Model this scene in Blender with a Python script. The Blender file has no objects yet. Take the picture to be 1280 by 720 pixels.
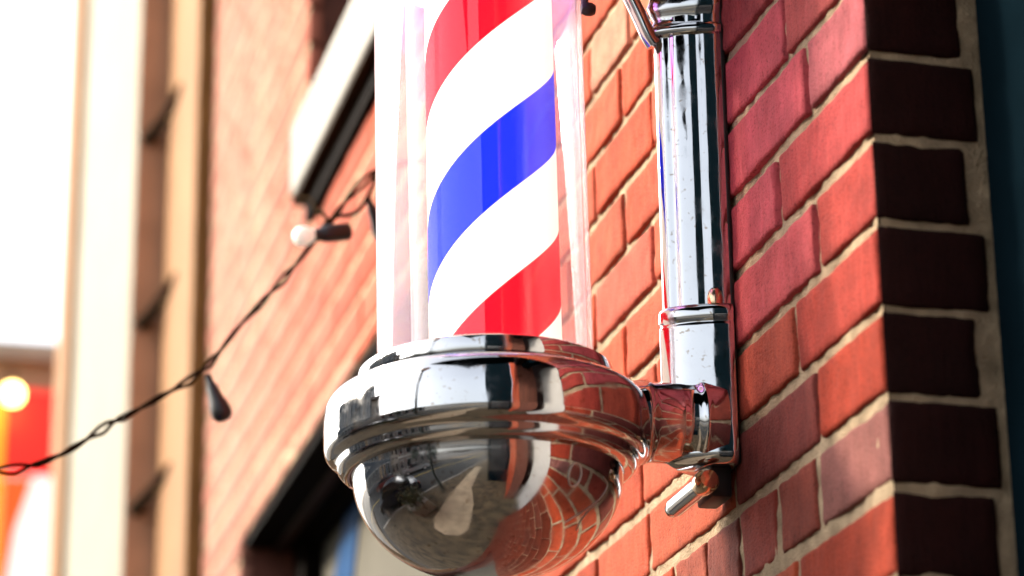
import bpy, bmesh, math, random
from mathutils import Vector, Matrix, noise
random.seed(7)
C = bpy.context.scene.collection
R = math.radians
PI = math.pi
GZ = -2.05                       # ground level (z = 0 is one bed joint of the corner brickwork)
COURSE = 0.0677

# ------------------------------------------------------------------ materials
ALB = .68                        # one common albedo factor, lowered to balance the high exposure
def new_mat(name):
    m = bpy.data.materials.new(name); m.use_nodes = True
    nt = m.node_tree
    return m, nt, nt.nodes, nt.links, nt.nodes['Principled BSDF']

def mat(name, col, rough=0.6, metal=0.0, noise_scale=None, var=0.25, bump=0.0, bump_scale=None, coat=0.0, emis=None, estr=0.0, spec=0.5):
    m, nt, N, L, b = new_mat(name)
    if not emis: col = tuple(c * ALB for c in col)
    b.inputs['Base Color'].default_value = (*col, 1)
    b.inputs['Roughness'].default_value = rough
    b.inputs['Metallic'].default_value = metal
    b.inputs['Coat Weight'].default_value = coat
    b.inputs['Coat Roughness'].default_value = 0.03
    b.inputs['Specular IOR Level'].default_value = spec
    if emis:
        b.inputs['Emission Color'].default_value = (*emis, 1)
        b.inputs['Emission Strength'].default_value = estr
    tc = N.new('ShaderNodeTexCoord')
    if noise_scale:
        n = N.new('ShaderNodeTexNoise'); n.inputs['Scale'].default_value = noise_scale; n.inputs['Detail'].default_value = 6
        L.new(tc.outputs['Object'], n.inputs['Vector'])
        r = N.new('ShaderNodeMapRange')
        r.inputs['From Min'].default_value = 0.3; r.inputs['From Max'].default_value = 0.7
        r.inputs['To Min'].default_value = 1 - var; r.inputs['To Max'].default_value = 1 + var
        L.new(n.outputs['Fac'], r.inputs['Value'])
        h = N.new('ShaderNodeVectorMath'); h.operation = 'SCALE'
        h.inputs[0].default_value = col
        L.new(r.outputs['Result'], h.inputs['Scale'])
        L.new(h.outputs['Vector'], b.inputs['Base Color'])
    if bump:
        n2 = N.new('ShaderNodeTexNoise'); n2.inputs['Scale'].default_value = bump_scale or 80; n2.inputs['Detail'].default_value = 8
        L.new(tc.outputs['Object'], n2.inputs['Vector'])
        bp = N.new('ShaderNodeBump'); bp.inputs['Strength'].default_value = bump; bp.inputs['Distance'].default_value = 0.004
        L.new(n2.outputs['Fac'], bp.inputs['Height']); L.new(bp.outputs['Normal'], b.inputs['Normal'])
    return m

def brick_mat():
    m, nt, N, L, b = new_mat('fired_brick')
    tc = N.new('ShaderNodeTexCoord')
    at = N.new('ShaderNodeAttribute'); at.attribute_name = 'Col'
    # blotches, streaks and pits of the clay itself
    n1 = N.new('ShaderNodeTexNoise'); n1.inputs['Scale'].default_value = 22; n1.inputs['Detail'].default_value = 7; n1.inputs['Roughness'].default_value = 0.6
    mp = N.new('ShaderNodeMapping'); mp.inputs['Scale'].default_value = (160, 160, 22)
    n2 = N.new('ShaderNodeTexNoise'); n2.inputs['Scale'].default_value = 1.0; n2.inputs['Detail'].default_value = 4
    n3 = N.new('ShaderNodeTexNoise'); n3.inputs['Scale'].default_value = 420; n3.inputs['Detail'].default_value = 3
    for n in (n1, n3): L.new(tc.outputs['Object'], n.inputs['Vector'])
    L.new(tc.outputs['Object'], mp.inputs['Vector']); L.new(mp.outputs['Vector'], n2.inputs['Vector'])
    def rng(src, lo, hi, a=.3, z=.7):
        r = N.new('ShaderNodeMapRange'); r.inputs['From Min'].default_value = a; r.inputs['From Max'].default_value = z
        r.inputs['To Min'].default_value = lo; r.inputs['To Max'].default_value = hi
        L.new(src, r.inputs['Value']); return r.outputs['Result']
    def mul(a, c):
        q = N.new('ShaderNodeMath'); q.operation = 'MULTIPLY'; L.new(a, q.inputs[0]); L.new(c, q.inputs[1]); return q.outputs[0]
    f = mul(mul(rng(n1.outputs['Fac'], .72, 1.25), rng(n2.outputs['Fac'], .90, 1.08)), rng(n3.outputs['Fac'], .55, 1.10, .28, .46))
    s = N.new('ShaderNodeVectorMath'); s.operation = 'SCALE'
    L.new(at.outputs['Color'], s.inputs[0]); L.new(f, s.inputs['Scale'])
    # pale dusty bloom in patches
    n4 = N.new('ShaderNodeTexNoise'); n4.inputs['Scale'].default_value = 9; n4.inputs['Detail'].default_value = 8; n4.inputs['Roughness'].default_value = .7
    L.new(tc.outputs['Object'], n4.inputs['Vector'])
    mx = N.new('ShaderNodeMixRGB'); mx.blend_type = 'SCREEN'
    L.new(rng(n4.outputs['Fac'], 0, .35, .52, .8), mx.inputs['Fac'])
    L.new(s.outputs['Vector'], mx.inputs['Color1'])
    sc2 = N.new('ShaderNodeVectorMath'); sc2.operation = 'SCALE'; sc2.inputs['Scale'].default_value = .55
    L.new(at.outputs['Color'], sc2.inputs[0]); L.new(sc2.outputs['Vector'], mx.inputs['Color2'])
    L.new(mx.outputs['Color'], b.inputs['Base Color'])
    b.inputs['Roughness'].default_value = 0.9
    b.inputs['Specular IOR Level'].default_value = 0.15
    bp = N.new('ShaderNodeBump'); bp.inputs['Strength'].default_value = .55; bp.inputs['Distance'].default_value = .0025
    ad = N.new('ShaderNodeMath'); ad.operation = 'ADD'
    L.new(n3.outputs['Fac'], ad.inputs[0]); L.new(n2.outputs['Fac'], ad.inputs[1])
    L.new(ad.outputs[0], bp.inputs['Height']); L.new(bp.outputs['Normal'], b.inputs['Normal'])
    return m

def chrome_mat(name='polished_chrome', tint=(.50, .505, .515), rough=.04, wav=.05):
    m, nt, N, L, b = new_mat(name)
    b.inputs['Base Color'].default_value = (*tint, 1); b.inputs['Metallic'].default_value = 1
    tc = N.new('ShaderNodeTexCoord')
    n = N.new('ShaderNodeTexNoise'); n.inputs['Scale'].default_value = 35; n.inputs['Detail'].default_value = 7; n.inputs['Roughness'].default_value = .7
    L.new(tc.outputs['Object'], n.inputs['Vector'])
    r = N.new('ShaderNodeMapRange'); r.inputs['From Min'].default_value = .45; r.inputs['From Max'].default_value = .75
    r.inputs['To Min'].default_value = rough; r.inputs['To Max'].default_value = rough + .20
    L.new(n.outputs['Fac'], r.inputs['Value']); L.new(r.outputs['Result'], b.inputs['Roughness'])
    # slight hand-spun waviness of the plated sheet
    n2 = N.new('ShaderNodeTexNoise'); n2.inputs['Scale'].default_value = 16; n2.inputs['Detail'].default_value = 2
    L.new(tc.outputs['Object'], n2.inputs['Vector'])
    bp = N.new('ShaderNodeBump'); bp.inputs['Strength'].default_value = wav; bp.inputs['Distance'].default_value = .02
    L.new(n2.outputs['Fac'], bp.inputs['Height']); L.new(bp.outputs['Normal'], b.inputs['Normal'])
    # specks of dirt
    n3 = N.new('ShaderNodeTexNoise'); n3.inputs['Scale'].default_value = 190; n3.inputs['Detail'].default_value = 3
    L.new(tc.outputs['Object'], n3.inputs['Vector'])
    r3 = N.new('ShaderNodeMapRange'); r3.inputs['From Min'].default_value = .63; r3.inputs['From Max'].default_value = .72
    L.new(n3.outputs['Fac'], r3.inputs['Value'])
    mx = N.new('ShaderNodeMixRGB'); mx.inputs['Color1'].default_value = (*tint, 1); mx.inputs['Color2'].default_value = (.30, .26, .22, 1)
    L.new(r3.outputs['Result'], mx.inputs['Fac']); L.new(mx.outputs['Color'], b.inputs['Base Color'])
    return m

def glass_mat():
    m = bpy.data.materials.new('clear_tube_glass'); m.use_nodes = True
    nt = m.node_tree; N = nt.nodes; L = nt.links; N.clear()
    out = N.new('ShaderNodeOutputMaterial')
    tr = N.new('ShaderNodeBsdfTransparent'); tr.inputs['Color'].default_value = (.985, .972, .975, 1)
    gl = N.new('ShaderNodeBsdfGlossy'); gl.inputs['Roughness'].default_value = .02
    fr = N.new('ShaderNodeFresnel')
    ge = N.new('ShaderNodeNewGeometry'); mi = N.new('ShaderNodeMapRange'); mi.inputs['To Min'].default_value = 1.5; mi.inputs['To Max'].default_value = 1 / 1.5
    L.new(ge.outputs['Backfacing'], mi.inputs['Value']); L.new(mi.outputs['Result'], fr.inputs['IOR'])
    m1 = N.new('ShaderNodeMixShader'); L.new(fr.outputs['Fac'], m1.inputs['Fac']); L.new(tr.outputs[0], m1.inputs[1]); L.new(gl.outputs[0], m1.inputs[2])
    # thin film of dust, denser at grazing angles
    df = N.new('ShaderNodeBsdfDiffuse'); df.inputs['Color'].default_value = (.9, .74, .76, 1)
    tl = N.new('ShaderNodeBsdfTranslucent'); tl.inputs['Color'].default_value = (.9, .74, .76, 1)
    dd = N.new('ShaderNodeMixShader'); L.new(df.outputs[0], dd.inputs[1]); L.new(tl.outputs[0], dd.inputs[2])
    lw = N.new('ShaderNodeLayerWeight'); lw.inputs['Blend'].default_value = .5
    mr = N.new('ShaderNodeMapRange'); mr.inputs['From Min'].default_value = .12; mr.inputs['From Max'].default_value = .36; mr.inputs['To Min'].default_value = GLASS_DUST[0]; mr.inputs['To Max'].default_value = GLASS_DUST[1]
    L.new(lw.outputs['Facing'], mr.inputs['Value'])
    m2 = N.new('ShaderNodeMixShader'); L.new(mr.outputs['Result'], m2.inputs['Fac']); L.new(m1.outputs[0], m2.inputs[1]); L.new(dd.outputs[0], m2.inputs[2])
    L.new(m2.outputs[0], out.inputs['Surface'])
    return m
GLASS_DUST = (.007, .12)

def stripe_mat():
    """lit striped drum: one red, one blue and two white bands winding round it"""
    m, nt, N, L, b = new_mat('barber_stripes')
    tc = N.new('ShaderNodeTexCoord'); sp = N.new('ShaderNodeSeparateXYZ'); L.new(tc.outputs['Object'], sp.inputs[0])
    def M(op, a, c=None):
        q = N.new('ShaderNodeMath'); q.operation = op
        for i, v in enumerate((a, c)):
            if v is None: continue
            if isinstance(v, (int, float)): q.inputs[i].default_value = v
            else: L.new(v, q.inputs[i])
        return q.outputs[0]
    # angle 0 on the street-and-camera side, growing towards the wall
    fx, fy = -.2502, -.9682          # horizontal direction from drum to viewer side
    rx, ry = .9682, -.2502
    cx = M('ADD', M('MULTIPLY', sp.outputs['X'], fx), M('MULTIPLY', sp.outputs['Y'], fy))
    sx = M('ADD', M('MULTIPLY', sp.outputs['X'], rx), M('MULTIPLY', sp.outputs['Y'], ry))
    th = M('ARCTAN2', sx, cx)
    ph = M('SUBTRACT', M('DIVIDE', sp.outputs['Z'], .2996), M('DIVIDE', th, 2 * PI))
    ph = M('SUBTRACT', ph, STRIPE_Z0 / .2996)
    fr = M('FRACT', M('ADD', ph, 10.0))
    cr = N.new('ShaderNodeValToRGB'); cr.color_ramp.interpolation = 'CONSTANT'
    els = cr.color_ramp.elements
    els[0].position = 0; els[0].color = (.004, .022, .66, 1)
    els[1].position = .071 / .2996; els[1].color = (.84, .80, .66, 1)
    e = els.new(.155 / .2996); e.color = (.78, .002, .014, 1)
    e = els.new(.223 / .2996); e.color = (.84, .80, .66, 1)
    L.new(fr, cr.inputs['Fac'])
    L.new(cr.outputs['Color'], b.inputs['Base Color'])
    b.inputs['Roughness'].default_value = .32
    b.inputs['Specular IOR Level'].default_value = 0; b.inputs['Coat Weight'].default_value = 0; b.inputs['Coat Roughness'].default_value = .02; b.inputs['Coat IOR'].default_value = 1.5
    L.new(cr.outputs['Color'], b.inputs['Emission Color'])
    b.inputs['Emission Strength'].default_value = STRIPE_EMIT
    return m
STRIPE_Z0 = .306
STRIPE_EMIT = .34

def pane_mat(name, tint=(.02, .022, .025)):
    return mat(name, tint, rough=.05, coat=1.0)

BRICK = brick_mat()
MORTAR = mat('sandy_mortar', (.52, .39, .25), .95, noise_scale=45, var=.32, bump=1.0, bump_scale=420, spec=.1)
CHROME = chrome_mat()
BRASSY = chrome_mat('worn_nickel', (.72, .52, .34), .12, .1)
DARKSTEEL = mat('blackened_steel', (.012, .011, .011), .45, noise_scale=30)
GLASS = glass_mat()
STRIPES = stripe_mat()
CREAM = mat('cream_paint', (.30, .275, .215), .55, spec=.02, noise_scale=6, var=.07, bump=.15, bump_scale=30)
PEACH = mat('peach_paint', (.31, .17, .085), .6, spec=.02, noise_scale=7, var=.1, bump=.15, bump_scale=30)
BROWN_SIDE_SHADE = mat('brown_side_shade', (.62, .34, .21), .6, spec=.02, noise_scale=9, var=.15)
OLIVE_SIDE_SHADE = mat('olive_side_shade', (.24, .14, .05), .6, spec=.02, noise_scale=9, var=.15)
WHITEP = mat('white_painted_stone', (.40, .39, .36), .7, spec=.02, noise_scale=8, var=.08, bump=.3, bump_scale=50)
SILL_SHADE = mat('sill_shade_brown', (.030, .016, .006), .8, noise_scale=12, var=.3, spec=.05)
DARKWOOD = mat('dark_stained_wood', (.035, .014, .008), .7, noise_scale=15, var=.3, spec=.1)
BLACK_WOOD_SHADE = mat('black_wood_and_shade', (.006, .004, .003), .8, noise_scale=15, var=.3, spec=.03)  # for the shop frame and for shade painted under lintel and sill
INNER = mat('dark_interior', (.02, .017, .015), .9)
BLIND = mat('pale_blind', (.15, .14, .115), .8, spec=.02, noise_scale=5, var=.08)
BLUEPAINT = mat('navy_paint', (.0035, .0095, .014), .8, noise_scale=14, var=.2, spec=0)
SIGNBLUE = mat('sign_blue', (.003, .055, .17), .5, spec=.02)
ROPE = mat('brown_cable_rubber', (.028, .018, .010), .9, noise_scale=60, var=.3, spec=0)
SOCKETM = mat('black_socket_plastic', (.010, .010, .014), .45)
BULBM = mat('frosted_bulb', (.8, .78, .7), .25, emis=(1, .95, .8), estr=.08)
IRON = mat('dark_iron', (.03, .020, .013), .9, spec=0)

# ------------------------------------------------------------------ mesh helpers
def link(name, bm, m, parent=None, smooth=False, mats=None):
    me = bpy.data.meshes.new(name)
    bmesh.ops.recalc_face_normals(bm, faces=bm.faces[:])
    bm.to_mesh(me); bm.free()
    for x in (mats or [m]): me.materials.append(x)
    if smooth:
        for p in me.polygons: p.use_smooth = True
    o = bpy.data.objects.new(name, me); C.objects.link(o)
    if parent is not None: o.parent = parent
    return o

def tag(o, label=None, cat=None, group=None, kind=None):
    if label: o['label'] = label
    if cat: o['category'] = cat
    if group: o['group'] = group
    if kind: o['kind'] = kind
    return o

def thing(name, label, cat, loc=(0, 0, 0), group=None):
    o = bpy.data.objects.new(name, None); o.empty_display_size = .1; C.objects.link(o)
    o.location = loc
    return tag(o, label, cat, group)

def add_box(bm, x0, x1, y0, y1, z0, z1, bev=0.0, seg=2):
    vs = [bm.verts.new((x, y, z)) for x in (x0, x1) for y in (y0, y1) for z in (z0, z1)]
    idx = [(0, 1, 3, 2), (4, 6, 7, 5), (0, 4, 5, 1), (2, 3, 7, 6), (0, 2, 6, 4), (1, 5, 7, 3)]
    fs = [bm.faces.new([vs[i] for i in f]) for f in idx]
    if bev > 0:
        es = list({e for f in fs for e in f.edges})
        bmesh.ops.bevel(bm, geom=es, offset=bev, segments=seg, affect='EDGES', profile=.5)

def box(name, x0, x1, y0, y1, z0, z1, m, parent=None, bev=0.0, seg=2):
    bm = bmesh.new(); add_box(bm, x0, x1, y0, y1, z0, z1, bev, seg)
    return link(name, bm, m, parent)

def add_lathe(bm, prof, seg=96, center=(0, 0, 0), M=None, closed=False):
    rings = []
    for r, z in prof:
        ring = []
        for i in range(seg):
            a = 2 * PI * i / seg
            v = Vector((max(r, 1e-5) * math.cos(a), max(r, 1e-5) * math.sin(a), z))
            if M is not None: v = M @ v
            ring.append(bm.verts.new(v + Vector(center)))
        rings.append(ring)
    for a, b in zip(rings, rings[1:] + ([rings[0]] if closed else [])):
        for i in range(seg):
            j = (i + 1) % seg
            bm.faces.new((a[i], a[j], b[j], b[i]))
    if not closed:
        for ring in (rings[0], rings[-1]):
            bm.faces.new(ring)

def smooth_profile(pts, n=5):
    """Catmull-Rom through the points, a point given twice stays a crease"""
    out = []
    P = [Vector((a, b)) for a, b in pts]
    for i in range(len(P) - 1):
        p1, p2 = P[i], P[i + 1]
        if (p2 - p1).length < 1e-9: continue
        p0 = P[i - 1] if i > 0 else p1
        p3 = P[i + 2] if i + 2 < len(P) else p2
        for k in range(n):
            t = k / n
            q = .5 * ((2 * p1) + (-p0 + p2) * t + (2 * p0 - 5 * p1 + 4 * p2 - p3) * t * t + (-p0 + 3 * p1 - 3 * p2 + p3) * t ** 3)
            out.append((q.x, q.y))
    out.append((P[-1].x, P[-1].y))
    return out

def add_tube(bm, pts, rad, seg=10, caps=True):
    pts = [Vector(p) for p in pts]
    n = len(pts); rings = []
    t0 = (pts[1] - pts[0]).normalized()
    up = Vector((0, 0, 1)) if abs(t0.z) < .9 else Vector((1, 0, 0))
    nrm = (up - t0 * up.dot(t0)).normalized()
    for i, p in enumerate(pts):
        t = (pts[min(i + 1, n - 1)] - pts[max(i - 1, 0)]).normalized()
        nrm = (nrm - t * nrm.dot(t)).normalized()
        bn = t.cross(nrm)
        r = rad[i] if isinstance(rad, (list, tuple)) else rad
        rings.append([bm.verts.new(p + (nrm * math.cos(2 * PI * k / seg) + bn * math.sin(2 * PI * k / seg)) * r) for k in range(seg)])
    for a, b in zip(rings, rings[1:]):
        for k in range(seg):
            j = (k + 1) % seg
            bm.faces.new((a[k], a[j], b[j], b[k]))
    if caps:
        bm.faces.new(rings[0]); bm.faces.new(rings[-1])

def spline(pts, n=12):
    P = [Vector(p) for p in pts]; out = []
    for i in range(len(P) - 1):
        p0, p1, p2, p3 = P[max(i - 1, 0)], P[i], P[i + 1], P[min(i + 2, len(P) - 1)]
        for k in range(n):
            t = k / n
            out.append(.5 * ((2 * p1) + (-p0 + p2) * t + (2 * p0 - 5 * p1 + 4 * p2 - p3) * t * t + (-p0 + 3 * p1 - 3 * p2 + p3) * t ** 3))
    out.append(P[-1]); return out

def add_prism(bm, outline, levels):
    """outline(s) -> list of (x,y) for scale parameters; levels = [(z, outline_points)]"""
    rings = [[bm.verts.new((x, y, z)) for x, y in o] for z, o in levels]
    n = len(rings[0])
    for a, b in zip(rings, rings[1:]):
        for k in range(n):
            j = (k + 1) % n
            bm.faces.new((a[k], a[j], b[j], b[k]))
    bm.faces.new(rings[0]); bm.faces.new(rings[-1])

def smooth_by_angle(o, deg=35):
    me = o.data
    for p in me.polygons: p.use_smooth = True
    bm = bmesh.new(); bm.from_mesh(me)
    for e in bm.edges:
        if len(e.link_faces) == 2:
            e.smooth = e.calc_face_angle(0) < R(deg)
    bm.to_mesh(me); bm.free()

# ------------------------------------------------------------------ ground, pavement, road
def sheet(name, x0, x1, y0, y1, z, m):
    bm = bmesh.new()
    bm.faces.new([bm.verts.new(v) for v in ((x0, y0, z), (x1, y0, z), (x1, y1, z), (x0, y1, z))])
    return tag(link(name, bm, m), kind='structure')
ASPHALT = mat('asphalt', (.042, .040, .034), .9, noise_scale=3, var=.3, bump=.4, bump_scale=200)
PAVE = mat('warm_concrete', (.10, .070, .034), .9, noise_scale=3.5, var=.65, bump=.3, bump_scale=120)
SUNLIT_PAVE = mat('sunlit_concrete', (.50, .38, .24), .9, noise_scale=2.5, var=.25)
KERB = mat('kerb_stone', (.34, .31, .26), .9, noise_scale=6, var=.25)
YELLOW = mat('yellow_road_paint', (.60, .42, .08), .8, noise_scale=10, var=.25)
sheet('ground', -400, 400, -400, 400, GZ - .16, ASPHALT)
sheet('road', -10.6, -3.2, -60, 90, GZ - .14, ASPHALT)
tag(box('pavement', -3.05, 8, -60, 6.6, GZ - .15, GZ, PAVE), kind='structure')
tag(box('pavement', -15, -10.75, -60, 8.5, GZ - .15, GZ, PAVE), kind='structure')
tag(box('kerb', -3.2, -3.053, -60, 6.6, GZ - .15, GZ - .004, KERB, bev=.02), kind='structure')
tag(box('kerb', -10.747, -10.6, -60, 8.5, GZ - .15, GZ - .004, KERB, bev=.02), kind='structure')
for xx in (-6.85, -7.05): sheet('road_marking', xx - .05, xx + .05, -60, 80, GZ - .134, YELLOW)
bm = bmesh.new()
bm.faces.new([bm.verts.new((x, y, GZ + .004)) for x, y in ((-.62, .55), (-.70, .85), (-1.0, 1.1), (-1.35, 1.05), (-1.6, .6), (-2.0, -1.2), (-2.7, -5.5), (-2.2, -5.5), (-1.35, -1.6), (-.9, -.6))])
tag(link('painted_sun_patch', bm, SUNLIT_PAVE), kind='structure')  # pale shape painted for a sunlit patch of pavement
tag(box('pavement', -6, 14, 9.3, 14.5, GZ - .15, GZ, PAVE), kind='structure')

# ------------------------------------------------------------------ the brick building
bld = thing('brick_building', 'orange red brick corner building with dark doorway, cream pilasters and white window sill', 'building', (0, 0, GZ))
def local(o):                                         # parts are modelled in scene space; the Empty stands at the base
    o.location.z -= GZ; return o

Y_END, Z_TOP = 3.62, 4.2
OPEN = [(1.10, 2.44, 1.245, 2.75), (1.05, 3.10, -1.45, .715)]      # (y0, y1, z0, z1): upper window, shop window
bm = bmesh.new()
col = bm.verts.layers.float_color.new('Col')
def h(a, b=0, c=0): return noise.noise(Vector((a, b, c)))

def patch(P, u0, u1, v0, v1, c, nx, nz, inset, amp, eL, eR, seed, bowl=0.0):
    """one brick face: P(u, v, d) maps to space, d is depth behind the face; eL/eR = arris at that end"""
    us = [u0] + [u0 + inset + (u1 - u0 - 2 * inset) * i / nx for i in range(nx + 1)] + [u1]
    vs = [v0] + [v0 + inset + (v1 - v0 - 2 * inset) * i / nz for i in range(nz + 1)] + [v1]
    g = []
    tx = h(seed * 3.1) * amp * 1.6; ty = h(seed * 5.7, 2) * amp * 1.2
    for i, u in enumerate(us):
        row = []
        for j, v in enumerate(vs):
            d = h(u * 60, v * 60, seed) * amp + h(u * 14, v * 14, seed * 1.3) * amp * 1.4 + tx * (u - u0) / (u1 - u0) + ty * (v - v0) / (v1 - v0)
            uu, vv = u, v
            eu = i in (0, len(us) - 1); ev = j in (0, len(vs) - 1)
            if (i == 0 and eL) or (i == len(us) - 1 and eR):
                row.append(P(u, v + (h(v * 50, seed) * .0008 if not ev else 0), None)); continue
            if eu or ev:
                d += inset * .55
                if eu: uu += h(v * 90, u * 9, seed) * amp * .9
                if ev: vv += h(u * 90, v * 9, seed) * amp * .9
                if eu and ev: d += inset * .3
                n3 = h(u * 33, v * 33, seed + 9)                 # chipped edge
                if n3 > .38: d += (n3 - .38) * inset * 2.2
            row.append(P(uu, vv, d))
        g.append(row)
    # skirt back to the mortar
    V = [[bm.verts.new(p) for p in row] for row in g]
    for row in V:
        for v in row: v[col] = (c[0] * ALB, c[1] * ALB, c[2] * ALB, 1)
    fs = []
    for i in range(len(us) - 1):
        for j in range(len(vs) - 1):
            fs.append(bm.faces.new((V[i][j], V[i + 1][j], V[i + 1][j + 1], V[i][j + 1])))
    loop = [(i, 0) for i in range(len(us))] + [(len(us) - 1, j) for j in range(1, len(vs))] + [(i, len(vs) - 1) for i in range(len(us) - 2, -1, -1)] + [(0, j) for j in range(len(vs) - 2, 0, -1)]
    back = {}
    for (i, j) in loop:
        if (i == 0 and eL) or (i == len(us) - 1 and eR): continue
        q = P(us[i], vs[j], .022); b = bm.verts.new(q); b[col] = (c[0] * ALB, c[1] * ALB, c[2] * ALB, 1); back[(i, j)] = b
    for a, b in zip(loop, loop[1:] + loop[:1]):
        if a in back and b in back:
            fs.append(bm.faces.new((V[a[0]][a[1]], V[b[0]][b[1]], back[b], back[a])))
    for f in fs: f.material_index = 0; f.smooth = True

CH = .0014
def PF(u, v, d):        # street face (x = 0), u = y
    return Vector((CH, CH, v)) if d is None else Vector((d, u, v))
def PR(u, v, d):        # jamb face (y = 0), u = x
    return Vector((CH, CH, v)) if d is None else Vector((u, d, v))

NEAR = {   # course: joints along the wall, measured from the corner
    11: [.19, .39, .585, .78, .98, 1.18], 10: [.10, .29, .49, .64, .83, 1.03],
    9: [.14, .36, .475, .604, .742, .94, 1.13], 8: [.19, .41, .535, .640, .84, 1.04],
    7: [.13, .34, .54, .737, .93, 1.13], 6: [.172, .40, .51, .638, .84, 1.04],
    5: [.1275, .345, .549, .746, .94, 1.13], 4: [.205, .42, .643, .84, 1.04],
    3: [.1235, .35, .55, .745, .94, 1.13], 2: [.181, .40, .60, .80, 1.0],
    1: [.139, .342, .586, .7615, .95], 0: [.147, .239, .332, .422, .514, .606, .70, .79, .88, .98],
    -1: [.20, .40, .60, .80, 1.0], -2: [.14, .34, .55, .75, .95]}
OR = (.42, .066, .026); PINK_CAST = (.50, .082, .098); MAR_SHADE = (.19, .042, .034); RED = (.39, .055, .052)  # the pink carries light cast through the tube, the maroon the bowl's shadow
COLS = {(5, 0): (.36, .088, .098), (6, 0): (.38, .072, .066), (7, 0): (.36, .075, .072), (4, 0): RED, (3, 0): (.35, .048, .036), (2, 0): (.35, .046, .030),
        (1, 0): (.33, .042, .020), (0, 0): (.25, .095, .08), (-1, 0): (.30, .042, .019), (2, 1): (.36, .062, .035), (1, 1): MAR_SHADE, (1, 2): (.40, .08, .035),
        (0, 1): (.23, .052, .035), (0, 2): (.28, .045, .03), (0, 3): (.20, .05, .035), (0, 4): (.30, .07, .04), (5, 1): PINK_CAST, (6, 1): PINK_CAST, (4, 1): PINK_CAST, (3, 1): (.48, .080, .085), (7, 1): (.30, .055, .055),  # dark header row and pinks here follow the cast shadow and light
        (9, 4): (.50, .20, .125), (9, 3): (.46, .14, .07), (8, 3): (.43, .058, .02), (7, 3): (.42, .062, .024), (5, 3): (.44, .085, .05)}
PALE = (.37, .150, .105)
k0, k1 = int((GZ + .005) / COURSE) - 1, int(Z_TOP / COURSE)
J = .0050                                            # half a joint
for k in range(k0, k1):
    z0, z1 = k * COURSE, (k + 1) * COURSE
    zc = (z0 + z1) / 2
    J = .0022 if k <= -4 else .0060 if k <= 0 else .0058 if k <= 4 else .0052
    joints = [0.0] + list(NEAR.get(k, [.10 if k % 2 else .2]))
    while joints[-1] < Y_END: joints.append(joints[-1] + .197 + random.uniform(-.004, .004))
    joints[-1] = Y_END
    wob = random.uniform(-.0016, .0016)
    for i, (a, b) in enumerate(zip(joints, joints[1:])):
        if b - a < .03: continue
        segs = [(a, b)]
        for (oy0, oy1, oz0, oz1) in OPEN:            # cut bricks over a window head
            if z0 < oz1 < z1 - .012 and zc < oz1 + .5 * COURSE and b > oy0 and a < oy1:
                patch(PF, max(a, oy0) + J, min(b, oy1) - J, oz1 + .002, z1 - J, (*PALE, 1) if a > 2 else (*OR, 1), 3, 2, .0035, .0011, False, False, k + a)
        for (oy0, oy1, oz0, oz1) in OPEN:
            if oz0 < zc < oz1 or z0 < oz1 < z1 - .012:
                n = []
                for s, e in segs:
                    if e <= oy0 or s >= oy1: n.append((s, e))
                    else:
                        if s < oy0: n.append((s, oy0 + J))
                        if e > oy1: n.append((oy1 - J, e))
                segs = n
        for s, e in segs:
            if e - s < .03: continue
            near = s < 1.3 and -2 <= k <= 12
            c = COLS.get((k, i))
            if c is None:
                t = min(1, max(0, (s - 1.6) / 1.4))
                base = [OR[q] * (1 - t) + PALE[q] * t for q in range(3)]
                f = 1 + random.uniform(-.20, .16) * (1 - .5 * t); g = random.uniform(-.02, .035)
                c = (base[0] * f, base[1] * f + g * .5, base[2] * f + g * .4)
            else:
                random.uniform(0, 1)
            if k <= -4: c = (c[0] * .34, c[1] * .42, c[2] * .5)          # unseen lower bricks darkened to keep the bowl's reflection dark
            dz = wob + random.uniform(-.0008, .0008)
            seed = k * 13.7 + i * 3.3
            L_ = 0.0 if (i == 0 and s == 0) else s + J * random.uniform(.8, 1.1)
            patch(PF, L_, e - J * random.uniform(.8, 1.1), z0 + J + dz * .5, z1 - J + dz * .5, (*c, 1),
                  max(3, int((e - s) / .006)) if near else 3, 9 if near else 2, .0026 if near else .0035, .0012, i == 0 and s == 0, False, seed)
            if i == 0 and s == 0:                    # the same corner brick's other face, on the doorway jamb
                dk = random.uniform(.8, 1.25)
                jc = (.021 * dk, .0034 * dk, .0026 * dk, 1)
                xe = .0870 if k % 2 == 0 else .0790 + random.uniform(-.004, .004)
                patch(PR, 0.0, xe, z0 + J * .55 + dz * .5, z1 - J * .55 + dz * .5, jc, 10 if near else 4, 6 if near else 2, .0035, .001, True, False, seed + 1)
# walls south of the doorway, simple bricks
for k in range(k0, k1):
    z0, z1 = k * COURSE, (k + 1) * COURSE
    y = -1.15
    lim = -2.55
    while y > lim:
        e = max(lim, y - .197)
        f = random.uniform(.8, 1.1)
        patch(PF, e + J, y - J, z0 + J, z1 - J, (OR[0] * f, OR[1] * f, OR[2] * f, 1), 3, 2, .0035, .001, False, False, k + y)
        y = e
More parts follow.
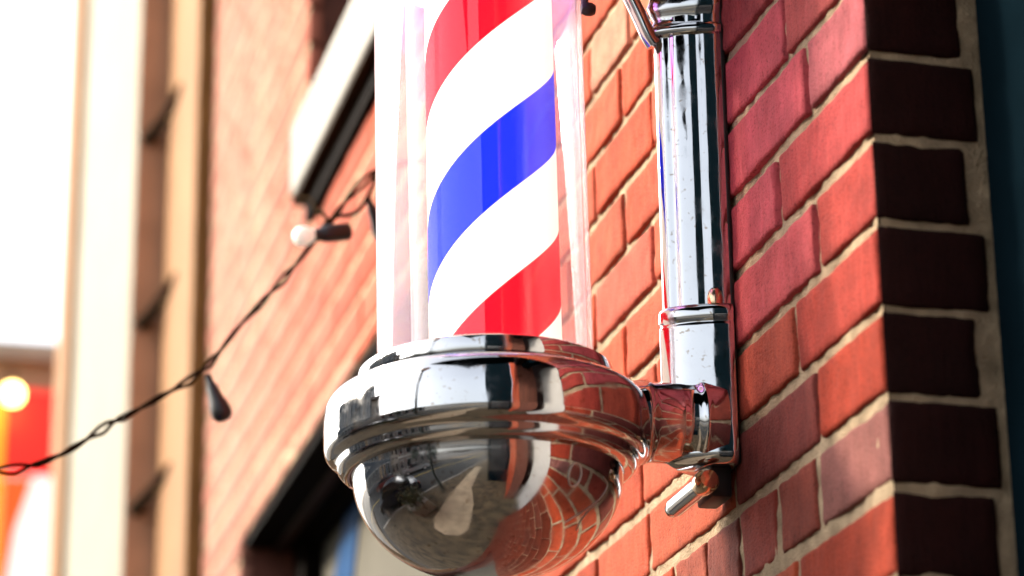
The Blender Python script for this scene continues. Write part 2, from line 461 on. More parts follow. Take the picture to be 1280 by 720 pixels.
# mortar: recessed sheet with a rough face, thick enough to form the reveals
def mortar_face(P, u0, u1, v0, v1, nu, nv, depth):
    V = [[None] * (nv + 1) for _ in range(nu + 1)]
    for i in range(nu + 1):
        for j in range(nv + 1):
            u = u0 + (u1 - u0) * i / nu; v = v0 + (v1 - v0) * j / nv
            wr = min(1, max(0, (v - .06) / .16))              # weathered out higher up, flush lower down
            d = depth * ((.55 + .28 * wr if u1 < 1.06 else .4) if depth == MD else 1) + h(u * 70, v * 70, 5) * .0022 + h(u * 18, v * 25, 9) * .0022
            V[i][j] = bm.verts.new(P(u, v, d)); V[i][j][col] = (1, 1, 1, 1)
    for i in range(nu):
        for j in range(nv):
            f = bm.faces.new((V[i][j], V[i + 1][j], V[i + 1][j + 1], V[i][j + 1])); f.material_index = 1; f.smooth = True
zb, zt = k0 * COURSE, k1 * COURSE
MD = .0060
mortar_face(PF, .0042, 1.05, -.14, .90, 230, 230, MD)                 # seen close up
mortar_face(PR, .0042, .112, -.14, .90, 26, 230, .0030)
for (a, b, c_, d_) in ((.0052, 1.05, zb, -.14), (.0052, 1.05, .90, zt), (1.05, 3.10, .715, 1.245), (1.05, 1.10, 1.245, zt),
                       (1.10, 2.44, 2.75, zt), (2.44, 3.10, 1.245, zt), (3.10, Y_END, zb, zt), (1.05, 3.10, zb, -1.45)):
    mortar_face(PF, a, b, c_, d_, 4, 4, MD)
mortar_face(PR, .0052, .112, zb, -.14, 2, 4, MD); mortar_face(PR, .0052, .112, .90, zt, 2, 4, MD)
mortar_face(PF, -2.55, -1.15, zb, zt, 4, 4, MD)
brickwork = link('brickwork', bm, None, bld, mats=[BRICK, MORTAR]); local(brickwork)

# solid mass of the building behind the brick skin, with the openings left free
bm = bmesh.new()
for (a, b, c_, d_) in ((.012, 1.05, zb, zt), (1.052, 3.10, .72, 1.24), (1.052, 1.095, 1.243, zt), (1.098, 2.445, 2.755, zt), (2.447, 3.10, 1.243, zt),
                       (3.102, 5.85, zb, zt), (1.052, 3.10, zb, -1.455), (-2.55, -1.153, zb, zt)):
    add_box(bm, .014, .30, a, b, c_, d_)
add_box(bm, .80, 7.5, -2.55, 5.85, zb, zt)
add_box(bm, -.05, 7.6, -2.6, 5.95, zt + .001, zt + .35)
local(link('wall', bm, mat('old_brick_reveal', (.16, .05, .03), .9, noise_scale=20, var=.35), bld))
# lintel over the doorway, far jamb
local(box('doorway_lintel', .004, .30, -1.148, -.002, 1.25, zt, DARKWOOD, bld))

# doorway: navy frame against the jamb, pale door set back
df = box('door_frame', .0885, .235, -.105, -.0055, GZ + .004, 1.245, BLUEPAINT, bld, bev=.004); local(df)
box('transom', .11, .22, -1.14, -.108, .98, 1.24, BLUEPAINT, df, bev=.004)
bmA = bmesh.new()  # unseen canopy, added to keep sky light off the jamb
add_prism(bmA, None, [(-1.147, [(-.004, 1.56), (-.95, 1.24), (-.95, 1.10), (-.93, 1.10), (-.93, 1.225), (-.004, 1.535)]), (-.012, [(-.004, 1.56), (-.95, 1.24), (-.95, 1.10), (-.93, 1.10), (-.93, 1.225), (-.004, 1.535)])])
for v in bmA.verts: v.co = Vector((v.co.x, v.co.z, v.co.y))
local(link('sky_blocker', bmA, BLUEPAINT, bld))
dr = box('door', .42, .47, -1.12, -.02, GZ + .02, .96, mat('door_grey_white_paint', (.62, .60, .57), .5, noise_scale=5, var=.08), bld, bev=.004); local(dr)

# upper window: white sill, dark recess
w = box('window_frame', .14, .20, 1.10, 2.44, 1.262, 2.745, DARKWOOD, bld); local(w)
bmw = bmesh.new()
for (a, b, c_, d_) in ((1.10, 2.44, 1.25, 1.32), (1.10, 2.44, 2.68, 2.74), (1.10, 1.17, 1.322, 2.678), (2.37, 2.44, 1.322, 2.678), (1.172, 2.368, 1.98, 2.03)):
    add_box(bmw, .09, .138, a, b, c_, d_, .004)
link('sash', bmw, DARKWOOD, w)
box('pane', .128, .134, 1.171, 2.369, 1.321, 2.679, pane_mat('dark_window_glass'), w)
bms = bmesh.new(); add_box(bms, -.036, .085, 1.00, 2.39, 1.115, 1.243, .006, 3)
s = link('window_sill', bms, WHITEP, bld); local(s)
box('sill_underside_shade', -.0345, .002, 1.005, 2.385, 1.104, 1.1135, SILL_SHADE, s); box('sill_wall_shade', -.014, .002, 1.01, 2.380, 1.075, 1.1025, BLACK_WOOD_SHADE, s)  # dark strips painted in for shade under the sill and on the wall

# shop window: black frame, pale blind behind the frame, slanting blue painted band
bmh = bmesh.new()
add_box(bmh, .112, .21, 1.055, 3.095, .684, .698)
add_box(bmh, .100, .21, 2.99, 3.096, -1.44, .698)
add_box(bmh, .100, .21, 1.056, 1.12, -1.44, .682)
sw = link('shop_window', bmh, BLACK_WOOD_SHADE, bld); local(sw)
box('soffit_shade', .0075, .1105, 1.054, 3.094, .6995, .712, BLACK_WOOD_SHADE, sw)  # black board standing in for the unlit underside of the lintel
box('soffit_bead', .060, .080, 1.06, 3.09, .691, .699, DARKWOOD, sw, bev=.003)
box('pane', .135, .142, 1.122, 2.988, -1.43, .683, BLIND, sw)
bmc = bmesh.new()
poly = [(3.00, .40), (2.80, .40), (2.690, .559), (2.625, .680), (2.765, .680), (2.855, .598)]
q0 = [bmc.verts.new((.131, y, z)) for y, z in poly]; q1 = [bmc.verts.new((.1345, y, z)) for y, z in poly]
bmc.faces.new(q0); bmc.faces.new(q1[::-1])
for i in range(len(poly)): bmc.faces.new((q0[i], q0[(i + 1) % 6], q1[(i + 1) % 6], q1[i]))
link('blue_band', bmc, SIGNBLUE, sw)

# pilasters at the far end
def pilaster(name, x, y0, y1, mface, mside, label):
    b = bmesh.new(); add_box(b, x, .01, y0, y1, zb, zt, .006, 2)
    o = link(name, b, None, bld, mats=[mface, mside])
    for f in o.data.polygons:
        if f.normal.y < -.7: f.material_index = 1  # side facing away from the sun gets its shaded tone as colour
    o['label'] = label
    return local(o)
pa = pilaster('pilaster', -.036, 3.60, 4.10, PEACH, OLIVE_SIDE_SHADE, 'narrow peach painted pilaster with shade coloured olive brown on its side')
pb = pilaster('pilaster', -.108, 4.102, 5.85, CREAM, BROWN_SIDE_SHADE, 'wide cream painted pilaster with shade coloured brown on its side')
bm = bmesh.new(); add_box(bm, -.128, -.1085, 5.5, 5.86, zb, zt, .004)
link('moulding', bm, PEACH, pb)
for zz in (1.05, 1.48, 1.93, 2.36):
    bm = bmesh.new()
    add_tube(bm, [(-.085, 4.099, zz - .03), (-.060, 4.06, zz - .005), (-.045, 3.98, zz + .012), (-.040, 3.86, zz + .016)], [.016, .014, .010, .004], 8)
    link('strap', bm, IRON, pa, smooth=True)

# ------------------------------------------------------------------ the barber pole
PY = .345
pole = thing('barber_pole', 'chrome barber pole with red, white and blue stripes, mounted on the brick wall', 'barber pole', (0, PY, .10))
TILT = Matrix.Translation((-.2108, 0, 0)) @ Matrix.Rotation(-.0125, 4, 'Y')
def pole_part(name, bm, m, parent=None, ang=35, tilt=True):
    o = link(name, bm, m, parent or pole)
    smooth_by_angle(o, ang)
    o.data.transform(Matrix.Translation((0, 0, -.10)) @ (TILT if tilt else Matrix()))
    return o

# lower chrome ring and bowl
ring_prof = [(.088, .150), (.088, .176)] + [(.104, .1775), (.1062, .1760), (.1068, .1730), (.1070, .1645), (.1066, .1632), (.1046, .1624), (.1046, .1612), (.1075, .1604)] \
    + smooth_profile([(.1080, .1603), (.1190, .1582), (.1280, .1532), (.1330, .1455), (.1348, .1350), (.1352, .1250), (.1350, .1120)], 5) \
    + smooth_profile([(.1350, .1115), (.1338, .1060), (.1308, .1022), (.1272, .1004), (.1252, .0990), (.1246, .0968), (.1236, .0930), (.1204, .0896), (.1160, .0882)], 4) + [(.1125, .0878), (.1125, .0900)]
bm = bmesh.new(); add_lathe(bm, ring_prof, 144)
ringo = pole_part('base_ring', bm, CHROME)
bowl = [(.1128, .0892)]
for i in range(1, 41):
    t = i / 40 * PI / 2
    bowl.append((.1118 * math.cos(t) ** .97, .0885 - .0880 * math.sin(t)))
bm = bmesh.new(); add_lathe(bm, bowl, 144)
bowlo = pole_part('bowl', bm, CHROME)
# round engraved mark and scratches on the bowl
def on_bowl(az, el, lift=.0003):
    x = .1118 * math.cos(el) ** .97; z = .0885 - .0880 * math.sin(el)
    n = Vector((math.cos(az) / .1118, math.sin(az) / .1118, 0)) * math.cos(el) + Vector((0, 0, -math.sin(el) / .0855))
    return Vector((x * math.cos(az), x * math.sin(az), z)) + n.normalized() * lift
A0 = math.atan2(-.9682, -.2502)                      # towards the viewer side
bm = bmesh.new()
add_tube(bm, [on_bowl(A0 + .70 + .058 * math.cos(t), .27 + .105 * math.sin(t)) for t in [2 * PI * i / 28 for i in range(29)]], .0006, 6)
SCR = mat('bright_scratch', (.75, .72, .66), .5, metal=.6)
pole_part('engraved_mark', bm, SCR, bowlo)
for pts in ([(1.02, .22), (1.10, .28), (1.06, .40), (.98, .50), (.86, .62), (.78, .70)], [(1.05, .45), (.98, .55), (.96, .66), (1.0, .74)]):
    bm = bmesh.new(); add_tube(bm, [on_bowl(A0 + v.x, v.y) for v in spline([(a, b, 0) for a, b in pts], 6)], .00035, 5)
    pole_part('scratch', bm, SCR, bowlo)

# glass tube (hollow) and the striped drum inside it
bm = bmesh.new(); add_lathe(bm, [(.0905, .168), (.0905, .60), (.0862, .60), (.0862, .168)], 128, closed=True)
gl = pole_part('glass_tube', bm, GLASS)
bm = bmesh.new()
add_lathe(bm, [(.0557, .160), (.0557, .585)], 128)
dm = link('striped_drum', bm, STRIPES, pole); smooth_by_angle(dm)
dm.matrix_local = Matrix.Translation((0, 0, -.10)) @ TILT @ Matrix.Translation((.0092, 0, 0))
# inside ends of the tube
bm = bmesh.new(); add_lathe(bm, [(.030, .5445), (.0855, .5445), (.0855, .552), (.03, .552)], 96)
pole_part('top_disc', bm, mat('lit_lilac_diffuser', (.8, .6, .8), .4, emis=(.72, .38, 1.0), estr=1.0))
# upper ring and domed cap
bm = bmesh.new(); add_lathe(bm, [(.0912, .566), (.1070, .566), (.1070, .580)] + smooth_profile([(.1085, .5805), (.128, .590), (.135, .610), (.135, .630), (.126, .642), (.116, .646)], 5) + [(.09, .646)], 128)
tr = pole_part('top_ring', bm, CHROME)
bm = bmesh.new(); add_lathe(bm, [(.1115 * math.cos(i / 24 * PI / 2), .646 + .085 * math.sin(i / 24 * PI / 2)) for i in range(25)], 128)
pole_part('cap', bm, CHROME)
bm = bmesh.new()
MX = Matrix.Rotation(PI / 2, 4, 'Y')
add_lathe(bm, [(.0001, -.002), (.0040, -.002), (.0060, .002), (.0062, .007), (.0045, .0105), (.0001, .0115)], 20, (.0960, 0, .5185), MX)
add_tube(bm, [(.0975, 0, .52), (.0985, 0, .58)], .0035, 8)
pole_part('thumb_screw', bm, DARKSTEEL, tr)

# arm from the ring to the wall bracket
def side_lathe(prof, z, y=0.0, seg=64):
    b = bmesh.new(); add_lathe(b, prof, seg, (0, y, z), Matrix.Rotation(PI / 2, 4, 'Y')); return b
AZ = .1425
b = side_lathe([(.030, -.120), (.0355, -.0822), (.0364, -.0795), (.0364, -.0755), (.0352, -.0730), (.0350, -.0722), (.0347, -.070), (.0347, -.050)]
               + smooth_profile([(.0348, -.0495), (.0352, -.0430), (.0368, -.0370), (.0396, -.0325), (.0404, -.0300), (.0404, -.0260)], 5) + [(.0405, -.0245), (.0405, -.012)], AZ, 0, 96)
for v in b.verts: v.co.y *= .92
pole_part('arm', b, CHROME, tilt=False)
b = side_lathe([(.030, -.120), (.033, -.09), (.032, -.07), (.030, -.04), (.030, -.02)], .625)
pole_part('arm', b, CHROME, tilt=False)

# wall bracket: D-shaped tube, bigger sockets at both ends
def dprof(hw, front, n=44, back=-.004, p=1.48):
    out = []
    for i in range(n + 1):
        t = -PI / 2 + PI * i / n
        c, q = abs(math.cos(t)), math.sin(t)
        out.append((back + (front - back) * c ** (2 / p), hw * math.copysign(abs(q) ** (2 / p), q)))
    return out
def fluted(pts):
    n = len(pts) - 1; out = []
    for i, (x, y) in enumerate(pts):
        f = 1 - .030 * (.5 + .5 * math.cos(6 * 2 * PI * i / n)) ** 3 * min(1, 5 * i / n, 5 * (n - i) / n)
        out.append((x * f, y * f))
    return out
def bracket(levels):
    b = bmesh.new(); add_prism(b, None, [(z, dprof(hw, fr)) for z, hw, fr in levels]); return b
pole_part('bracket', (lambda b: (add_prism(b, None, [(z, fluted(dprof(.0258, -.0570, 120))) for z in (.20, .60)]), b)[1])(bmesh.new()), CHROME, ang=40, tilt=False)
lower = [(z, hw + .0045, fr - .0020) for z, hw, fr in [(.1030, .0215, -.046), (.1045, .0235, -.050), (.1085, .0262, -.0565), (.112, .027, -.0580), (.1135, .027, -.0580), (.2240, .027, -.0580), (.2255, .027, -.0580), (.2268, .0262, -.0572), (.2285, .0262, -.0572), (.2298, .0272, -.0585), (.2385, .0272, -.0585), (.2415, .0262, -.0575), (.2440, .0235, -.0545)]]
sk = pole_part('bracket_socket', bracket(lower), CHROME, ang=40, tilt=False)
upper = [(.4955, .0235, -.0550), (.4970, .0285, -.0625), (.5000, .0300, -.0650), (.5040, .0295, -.0640), (.5075, .0255, -.0585), (.5130, .0245, -.0570), (.5190, .0275, -.0600), (.5260, .0295, -.0625), (.5330, .0280, -.0600), (.545, .027, -.0585), (.60, .027, -.0585), (.66, .027, -.0585)]
sk2 = pole_part('bracket_socket', bracket(upper), CHROME, ang=40, tilt=False)
b = bmesh.new(); add_box(b, -.0042, -.0002, -.0262, .0305, .104, .68, .001)
pole_part('back_plate', b, DARKSTEEL, tilt=False)
# curved lever beside the upper socket
b = bmesh.new(); add_tube(b, spline([(-.058, -.004, .489), (-.0635, -.004, .498), (-.071, -.004, .516), (-.082, -.004, .540), (-.098, -.004, .575), (-.105, -.004, .61)], 8), [.0045] * 4 + [.0072] * 36 + [.008], 14) if False else add_tube(b, spline([(-.058, -.004, .489), (-.0635, -.004, .498), (-.071, -.004, .516), (-.082, -.004, .540), (-.098, -.004, .575), (-.105, -.004, .61)], 8), .0070, 14)
pole_part('lever', b, CHROME, sk2, tilt=False)
# screw standing on the lower socket
b = bmesh.new(); add_lathe(b, [(.0001, .2435), (.0065, .2435), (.0070, .246), (.0070, .250), (.0060, .2555), (.0035, .2585), (.0001, .2595)], 24, (-.0165, -.021, 0))
pole_part('screw', b, BRASSY, sk, tilt=False)
# clamp bolt lying along the wall under the bracket
def y_lathe(prof, x, z, seg=32):
    b = bmesh.new(); add_lathe(b, prof, seg, (x, 0, z), Matrix.Rotation(-PI / 2, 4, 'X')); return b
BX, BZ = -.0335, .0850
bo = pole_part('clamp_bolt', y_lathe([(.0001, -.018), (.0088, -.018), (.0088, .052), (.0078, .0525), (.0078, .054), (.0070, .0545), (.0070, .063), (.0055, .0655), (.0001, .066)], BX, BZ), CHROME, tilt=False)
pole_part('nut', y_lathe([(.0001, -.041), (.0075, -.040), (.0100, -.036), (.0104, -.030), (.0104, -.022), (.0092, -.0185), (.0001, -.0182)], BX, BZ), BRASSY, bo, tilt=False)
b = bmesh.new(); add_box(b, -.022, -.0043, -.012, .030, .0780, .1048, .002)
pole_part('clamp_foot', b, DARKSTEEL, tilt=False)

# ------------------------------------------------------------------ string of lights
strg = thing('string_lights', 'brown twin cable string of small black bulb sockets sagging past the brick wall', 'string lights', (-.343, 1.131, .4128))
base = Vector((-.343, 1.131, .4128))
path = [(0.012, 1.262, .765), (-.055, 1.215, .725), (-.1434, 1.1518, .6757), (-.205, 1.17, .600), (-.2478, 1.165, .540), (-.302, 1.155, .472), (-.343, 1.131, .4128),
        (-.401, 1.13, .371), (-.449, 1.12, .3375), (-.5005, 1.105, .298), (-.5605, 1.09, .2743), (-.68, 1.04, .262), (-1.0, .80, .31), (-1.7, .25, .55), (-2.33, -.80, .95)]
sp_ = spline(path, 16)
def strand(ph, amp):
    out = []
    for i, p in enumerate(sp_):
        a = i * .33 + ph
        am = amp * (.5 + .9 * max(0, math.sin(i * .21)))
        out.append(p + Vector((math.cos(a) * am * .6, math.cos(a * .9) * am * .4, math.sin(a) * am)) - base)
    return out
bm = bmesh.new(); add_tube(bm, strand(0, .0034), .0021, 8); add_tube(bm, strand(PI, .0034), .0021, 8)
# loose tail tied back to the sill end
add_tube(bm, [v - base for v in spline([(-.195, 1.168, .614), (-.199, 1.20, .640), (-.185, 1.30, .675), (-.150, 1.55, .79), (-.09, 2.05, .99), (-.034, 2.385, 1.12)], 10)], .0022, 8)
add_tube(bm, [v - base for v in spline([(-.205, 1.165, .606), (-.19, 1.165, .62), (-.165, 1.158, .626), (-.148, 1.152, .655), (-.1434, 1.1518, .6757)], 8)], .0024, 8)
link('cable', bm, ROPE, strg, smooth=True)
def socket(p, d, with_bulb, L=.05, s=1.0):
    p = Vector(p) - base; d = Vector(d).normalized()
    q = Vector((0, 0, 1)).rotation_difference(d).to_matrix().to_4x4()
    b = bmesh.new()
    if with_bulb:
        add_lathe(b, [(.0001, 0), (.0085, .001), (.0105, .004), (.0105, .030), (.0098, .034), (.0075, .038), (.0080, .044), (.0060, .0455), (.0001, .046)], 20, p, q)
    else:
        add_lathe(b, [(.0001, 0), (.0035, .001), (.0042, .010), (.0065, .016), (.0075, .026), (.0098, .034), (.0118, .044), (.0112, .051), (.0070, .0555), (.0001, .057)], 20, p, q)
    o = link('socket', b, SOCKETM, strg); smooth_by_angle(o, 50)
    if with_bulb:
        b = bmesh.new(); add_lathe(b, [(.0050, .0), (.0068, .003), (.0105, .009), (.0120, .015), (.0110, .021), (.0070, .0255), (.0001, .027)], 20, p + d * .043, q)
        link('bulb', b, BULBM, o, smooth=True)
    return o
socket((-.338, 1.128, .408), (.36, .03, -.93), False)
socket((-.170, 1.165, .6045), (-.96, -.05, -.20), True)
socket((-.150, 1.17, .650), (.35, .3, -.55), False)

# ------------------------------------------------------------------ things seen far down the street
SHOPB = mat('beige_render', (.52, .36, .21), .85, noise_scale=2, var=.15)
shop = thing('corner_shop', 'low beige rendered shop beyond the cream pilaster, far down the street', 'building', (1.5, 11.5, GZ))
local(box('wall', -1.0, 6.0, 10.2, 14.0, GZ, 3.28, SHOPB, shop, bev=.02))
local(box('parapet', -1.05, 6.05, 10.14, 14.05, 3.281, 3.36, mat('pale_parapet', (.6, .5, .38), .85), shop))
for o in shop.children: o.location.x -= 1.5; o.location.y -= 11.5
sb = thing('shop_sign', 'red, white and yellow upright shop sign on the beige shop wall', 'sign', (.10, 10.1, 2.4))
def sgn(name, x0, x1, y0, y1, z0, z1, m, par=None):
    o = box(name, x0 - .10, x1 - .10, y0 - 10.1, y1 - 10.1, z0 - 2.4, z1 - 2.4, m, par or sb, bev=.003); return o
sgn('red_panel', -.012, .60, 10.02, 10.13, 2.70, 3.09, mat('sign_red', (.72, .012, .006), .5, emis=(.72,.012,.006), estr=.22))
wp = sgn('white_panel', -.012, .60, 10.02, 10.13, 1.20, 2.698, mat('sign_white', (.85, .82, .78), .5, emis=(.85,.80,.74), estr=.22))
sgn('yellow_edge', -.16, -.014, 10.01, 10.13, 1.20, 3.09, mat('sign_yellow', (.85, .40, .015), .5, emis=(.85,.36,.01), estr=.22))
bm = bmesh.new()
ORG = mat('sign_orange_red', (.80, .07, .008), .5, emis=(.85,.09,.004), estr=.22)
for (a, b_, c_, d_) in ((-.012, 2.70, .10, 2.70),):
    vs = [(-.011, 2.69), (.13, 2.69), (.06, 2.45), (.025, 2.15), (.005, 1.85), (-.011, 1.6)]
    f0 = [bm.verts.new((x - .10, 10.018 - 10.1, z - 2.4)) for x, z in vs]; f1 = [bm.verts.new((x - .10, 10.0195 - 10.1, z - 2.4)) for x, z in vs]
    bm.faces.new(f0); bm.faces.new(f1[::-1])
    for i in range(len(vs)): bm.faces.new((f0[i], f0[(i + 1) % len(vs)], f1[(i + 1) % len(vs)], f1[i]))
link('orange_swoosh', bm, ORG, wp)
lampt = thing('globe_lamp', 'glowing round globe lamp on the front of the beige shop', 'lamp', (.008, 9.86, 3.02))
bm = bmesh.new(); bmesh.ops.create_uvsphere(bm, u_segments=24, v_segments=14, radius=.042)
link('globe', bm, mat('lit_globe', (.9, .8, .6), .4, emis=(1, .62, .16), estr=5), lampt, smooth=True)
bm = bmesh.new(); add_tube(bm, spline([(0, 0, .035), (0, .02, .09), (0, .12, .13), (0, .30, .12)], 6), .008, 8)
link('arm', bm, IRON, lampt, smooth=True)

# ------------------------------------------------------------------ the rest of the street, mirrored in the chrome
def facade(name, label, x, y0, y1, z1, m, trim, storeys, bays, depth=6):
    t = thing(name, label, 'building', (x, (y0 + y1) / 2, GZ))
    oy = (y0 + y1) / 2
    box('wall', -depth, 0, y0 - oy, y1 - oy, 0, z1 - GZ, m, t)
    box('cornice', -.2, .25, y0 - oy - .05, y1 - oy + .05, z1 - GZ + .002, z1 - GZ + .3, trim, t)
    H = (z1 - GZ) / storeys; W = (y1 - y0) / bays
    for i in range(storeys):
        for j in range(bays):
            yc = y0 - oy + W * (j + .5); zc = H * (i + .5)
            f = box('window', -.02, .05, yc - W * .32, yc + W * .32, zc - H * .33, zc + H * .33, trim, t)
            box('pane', .052, .06, yc - W * .27, yc + W * .27, zc - H * .28, zc + H * .28, PANE2, f)
    return t
PANE2 = pane_mat('street_window_glass', (.03, .035, .04))
TRIMW = mat('pale_trim', (.6, .58, .52), .7)
facade('slate_building', 'long dark slate blue shopfront across the street, mirrored in the chrome ring', -14, 3.2, 17.5, 6.6, mat('slate_paint', (.06, .08, .10), .7, noise_scale=3), TRIMW, 2, 10)
facade('beige_building', 'narrow beige stone building across the street, mirrored in the chrome ring', -14, 1.2, 3.1, 4.0, mat('beige_stone', (.42, .36, .29), .8, noise_scale=3), mat('brown_trim2', (.12, .08, .06), .7), 2, 2)
facade('grey_building', 'long low grey brick building further along the far pavement', -14, -9, 1.1, 1.3, mat('grey_brick', (.26, .21, .18), .85, noise_scale=3), TRIMW, 1, 6)
# navy bay shopfront south of the doorway
bay = thing('bay_shopfront', 'navy painted bay shopfront projecting beside the doorway, mirrored as a dark band', 'shopfront', (-.45, -3.6, GZ))
box('wall', -.50, .44, -1.0, 1.0, 0, 5.6, BLUEPAINT, bay, bev=.01)
box('window', -.505, -.48, -.8, .8, .8, 2.6, PANE2, bay)
box('window', -.40, .34, 1.0, 1.012, .8, 2.6, PANE2, bay)
box('cornice', -.58, .443, -1.08, 1.08, 5.602, 5.85, BLUEPAINT, bay)
# lamp post the cable is tied to
lp = thing('lamp_post', 'dark green iron lamp post at the kerb holding the end of the cable', 'lamp post', (-2.35, -.82, GZ))
bm = bmesh.new(); add_lathe(bm, [(.11, 0), (.11, .12), (.075, .2), (.07, .6), (.045, .68), (.04, 3.6), (.05, 3.62), (.05, 3.68)], 24)
link('post', bm, mat('dark_green_paint', (.012, .035, .030), .45), lp, smooth=False)
bm = bmesh.new(); add_lathe(bm, [(.06, 3.68), (.15, 3.85), (.17, 4.05), (.10, 4.2), (.02, 4.28)], 20)
link('lantern', bm, mat('milky_glass', (.7, .7, .65), .3), lp, smooth=True)
# planter on the pavement
pln = thing('planter', 'square concrete planter with an olive green shrub on the pavement, mirrored in the bowl', 'planter', (-2.3, .55, GZ))
bm = bmesh.new(); add_box(bm, -.42, .42, -.42, .42, 0, .55, .03); link('tub', bm, KERB, pln)
bm = bmesh.new()
for i in range(900):
    v = Vector((random.gauss(0, .25), random.gauss(0, .25), .78 + random.gauss(0, .17)))
    d1 = Vector((random.gauss(0, 1), random.gauss(0, 1), random.gauss(0, 1))).normalized() * .06; d2 = d1.orthogonal().normalized() * .03
    bm.faces.new([bm.verts.new(v + d1), bm.verts.new(v + d2), bm.verts.new(v - d1), bm.verts.new(v - d2)])
link('shrub', bm, mat('olive_leaf', (.10, .10, .035), .7, noise_scale=3, var=.4), pln)
# parked cars at the kerb, mirrored in the bowl
def car(name, label, x, y, paint, group):
    t = thing(name, label, 'car', (x, y, GZ - .14), group)
    def section(b, prof, w0, w1):
        r = [[b.verts.new((sx * (w0 if z < .85 else w1), yy, z)) for yy, z in prof] for sx in (-1, 1)]
        n = len(prof)
        for i in range(n):
            j = (i + 1) % n
            b.faces.new((r[0][i], r[0][j], r[1][j], r[1][i]))
        b.faces.new(r[0]); b.faces.new(r[1][::-1])
    b = bmesh.new()
    section(b, [(-2.2, .35), (-2.25, .6), (-2.2, .86), (-1.6, .93), (-.9, .97), (.9, .97), (1.5, .88), (2.1, .78), (2.22, .6), (2.2, .35)], .88, .84)
    bmesh.ops.bevel(b, geom=b.edges[:], offset=.05, segments=2, affect='EDGES')
    bd = link('body', b, paint, t); smooth_by_angle(bd, 40)
    b = bmesh.new(); section(b, [(-1.75, .975), (-1.05, 1.42), (.25, 1.45), (1.05, .975)], .80, .70); bmesh.ops.bevel(b, geom=b.edges[:], offset=.06, segments=2, affect='EDGES')
    cb = link('cabin', b, PANE2, t); smooth_by_angle(cb, 40)
    b = bmesh.new(); add_box(b, -.66, .66, -1.0, .2, 1.452, 1.475, .008); link('roof', b, paint, t)
    for sx in (-1, 1):
        for yy in (-1.35, 1.38):
            b = bmesh.new(); add_lathe(b, [(.18, -.11), (.30, -.11), (.33, -.08), (.33, .08), (.30, .11), (.18, .11)], 28, (sx * .80, yy, .33), Matrix.Rotation(PI / 2, 4, 'Y'))
            wl = link('wheel', b, SOCKETM, t); smooth_by_angle(wl)
            b = bmesh.new(); add_lathe(b, [(.05, -.118), (.19, -.113), (.19, .113), (.05, .118)], 20, (sx * .80, yy, .33), Matrix.Rotation(PI / 2, 4, 'Y')); link('rim', b, TRIMW, wl)
    for yy, mm in ((2.215, TRIMW), (-2.235, mat('tail_lamp_red', (.4, .01, .01), .3))):
        for sx in (-1, 1):
            b = bmesh.new(); add_box(b, sx * .62 - .16, sx * .62 + .16, yy - .03, yy + .03, .62, .74, .01); link('headlight' if yy > 0 else 'tail_light', b, mm, t)
    return t
car('parked_car', 'dark blue car parked at the near kerb, mirrored in the chrome bowl', -4.25, 1.9, mat('dark_blue_car_paint', (.012, .018, .035), .25, coat=.6), 'cars parked along the kerb')
car('parked_car', 'silver grey car parked at the far kerb, mirrored in the chrome ring', -9.6, -1.6, mat('silver_car_paint', (.45, .45, .44), .3, metal=.5, coat=.6), 'cars parked along the kerb')
car('parked_car', 'maroon car parked at the far kerb before the slate blue shopfront', -9.6, 4.6, mat('maroon_car_paint', (.16, .015, .015), .3, coat=.6), 'cars parked along the kerb')
# street trees along the far pavement
TRUNK = mat('bark', (.10, .07, .05), .9, noise_scale=20, var=.4)
LEAF = mat('leaf_green', (.045, .085, .035), .7, noise_scale=2, var=.5)
def tree_mesh():
    t = bmesh.new()
    add_tube(t, [(0, 0, 0), (.03, .02, 1.2), (-.04, .05, 2.2), (.05, 0, 3.2)], [.13, .1, .08, .04], 8)
    for i in range(7):
        a = i * 2.4; z = 1.7 + i * .2
        add_tube(t, [(0, 0, z), (math.cos(a) * .5, math.sin(a) * .5, z + .5), (math.cos(a) * .9, math.sin(a) * .9, z + .8)], [.05, .03, .012], 6)
    c = bmesh.new()
    for i in range(1800):
        cl = i % 14; a = cl * 2.4; rr = .25 + .7 * ((cl * 7) % 10) / 10
        p = Vector((math.cos(a) * rr, math.sin(a) * rr, 2.3 + ((cl * 5) % 14) / 14 * 1.4)) + Vector((random.gauss(0, .24), random.gauss(0, .24), random.gauss(0, .2)))
        d1 = Vector((random.gauss(0, 1), random.gauss(0, 1), random.gauss(0, 1))).normalized() * .08
        d2 = d1.orthogonal().normalized() * .05
        c.faces.new([c.verts.new(p + d1), c.verts.new(p + d2), c.verts.new(p - d1), c.verts.new(p - d2)])
    return t, c
tm, cm = tree_mesh()
tr0 = thing('street_tree', 'leafy street tree on the far pavement in front of the grey building', 'tree', (-11.6, -2.4, GZ), 'street trees on the far pavement')
trk = link('trunk', tm, TRUNK, tr0, smooth=True); crn = link('crown', cm, LEAF, tr0)
for (x, y, rz, lab) in ((-11.7, -6.0, 1.3, 'leafy street tree on the far pavement nearest the end of the grey building'),):
    c = tr0.copy(); C.objects.link(c); c.location = (x, y, GZ); c.rotation_euler.z = rz; c['label'] = lab
    for ch in (trk, crn):
        d = ch.copy(); C.objects.link(d); d.parent = c

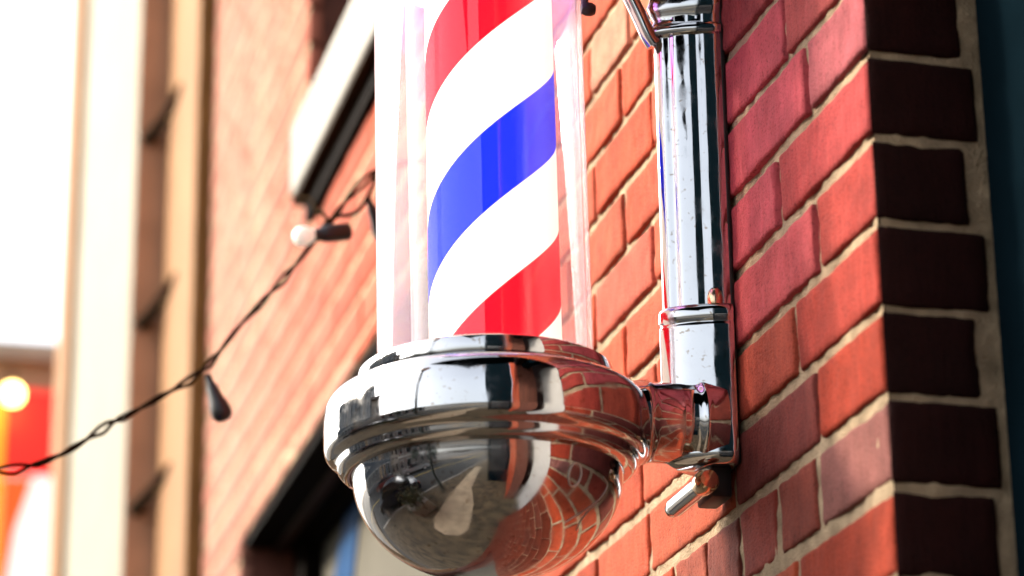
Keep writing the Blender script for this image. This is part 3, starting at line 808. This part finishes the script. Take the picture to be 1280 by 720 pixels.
# ------------------------------------------------------------------ light, sky, camera
SUN_AZ, SUN_EL = R(58), R(23)                        # azimuth from +Y towards the street (-X)
to_sun = Vector((-math.sin(SUN_AZ) * math.cos(SUN_EL), math.cos(SUN_AZ) * math.cos(SUN_EL), math.sin(SUN_EL)))
sl = bpy.data.lights.new('sun', 'SUN'); sl.energy = 2.0; sl.angle = R(6); sl.color = (1.0, .86, .68)
so = bpy.data.objects.new('sun', sl); C.objects.link(so); so.location = (-10, 8, 8)
so.rotation_euler = to_sun.to_track_quat('Z', 'Y').to_euler()
wd = bpy.data.worlds.new('World'); bpy.context.scene.world = wd; wd.use_nodes = True
nt = wd.node_tree; bg = nt.nodes['Background']
sky = nt.nodes.new('ShaderNodeTexSky'); sky.sky_type = 'NISHITA'; sky.sun_disc = False
sky.sun_elevation = SUN_EL; sky.sun_rotation = -SUN_AZ
sky.air_density = 1.0; sky.dust_density = 6.0; sky.ozone_density = 1.0
hs = nt.nodes.new('ShaderNodeHueSaturation'); hs.inputs['Saturation'].default_value = .35
nt.links.new(sky.outputs['Color'], hs.inputs['Color']); nt.links.new(hs.outputs['Color'], bg.inputs['Color']); bg.inputs['Strength'].default_value = .15

cam = bpy.data.cameras.new('camera'); co = bpy.data.objects.new('camera', cam); C.objects.link(co)
r_, u_, w_ = Vector((.9691, -.2462, -.0120)), Vector((-.0701, -.3218, .9442)), Vector((.2363, .9142, .3291))
co.matrix_world = Matrix(((r_.x, u_.x, -w_.x, -.73604), (r_.y, u_.y, -w_.y, -1.76921), (r_.z, u_.z, -w_.z, -.50749), (0, 0, 0, 1)))
cam.sensor_width = 36; cam.lens = 3421.36 / 1280 * 36
cam.clip_start = .02; cam.clip_end = 2000
cam.dof.use_dof = True; cam.dof.focus_distance = 2.36; cam.dof.aperture_fstop = 4.5; cam.dof.aperture_blades = 0
sc = bpy.context.scene
sc.camera = co
sc.view_settings.view_transform = 'Standard'; sc.view_settings.look = 'None'; sc.view_settings.gamma = 1
sc.view_settings.exposure = 2.25
sc.render.engine = 'CYCLES'
sc.cycles.use_denoising = True
sc.cycles.max_bounces = 12; sc.cycles.transparent_max_bounces = 16
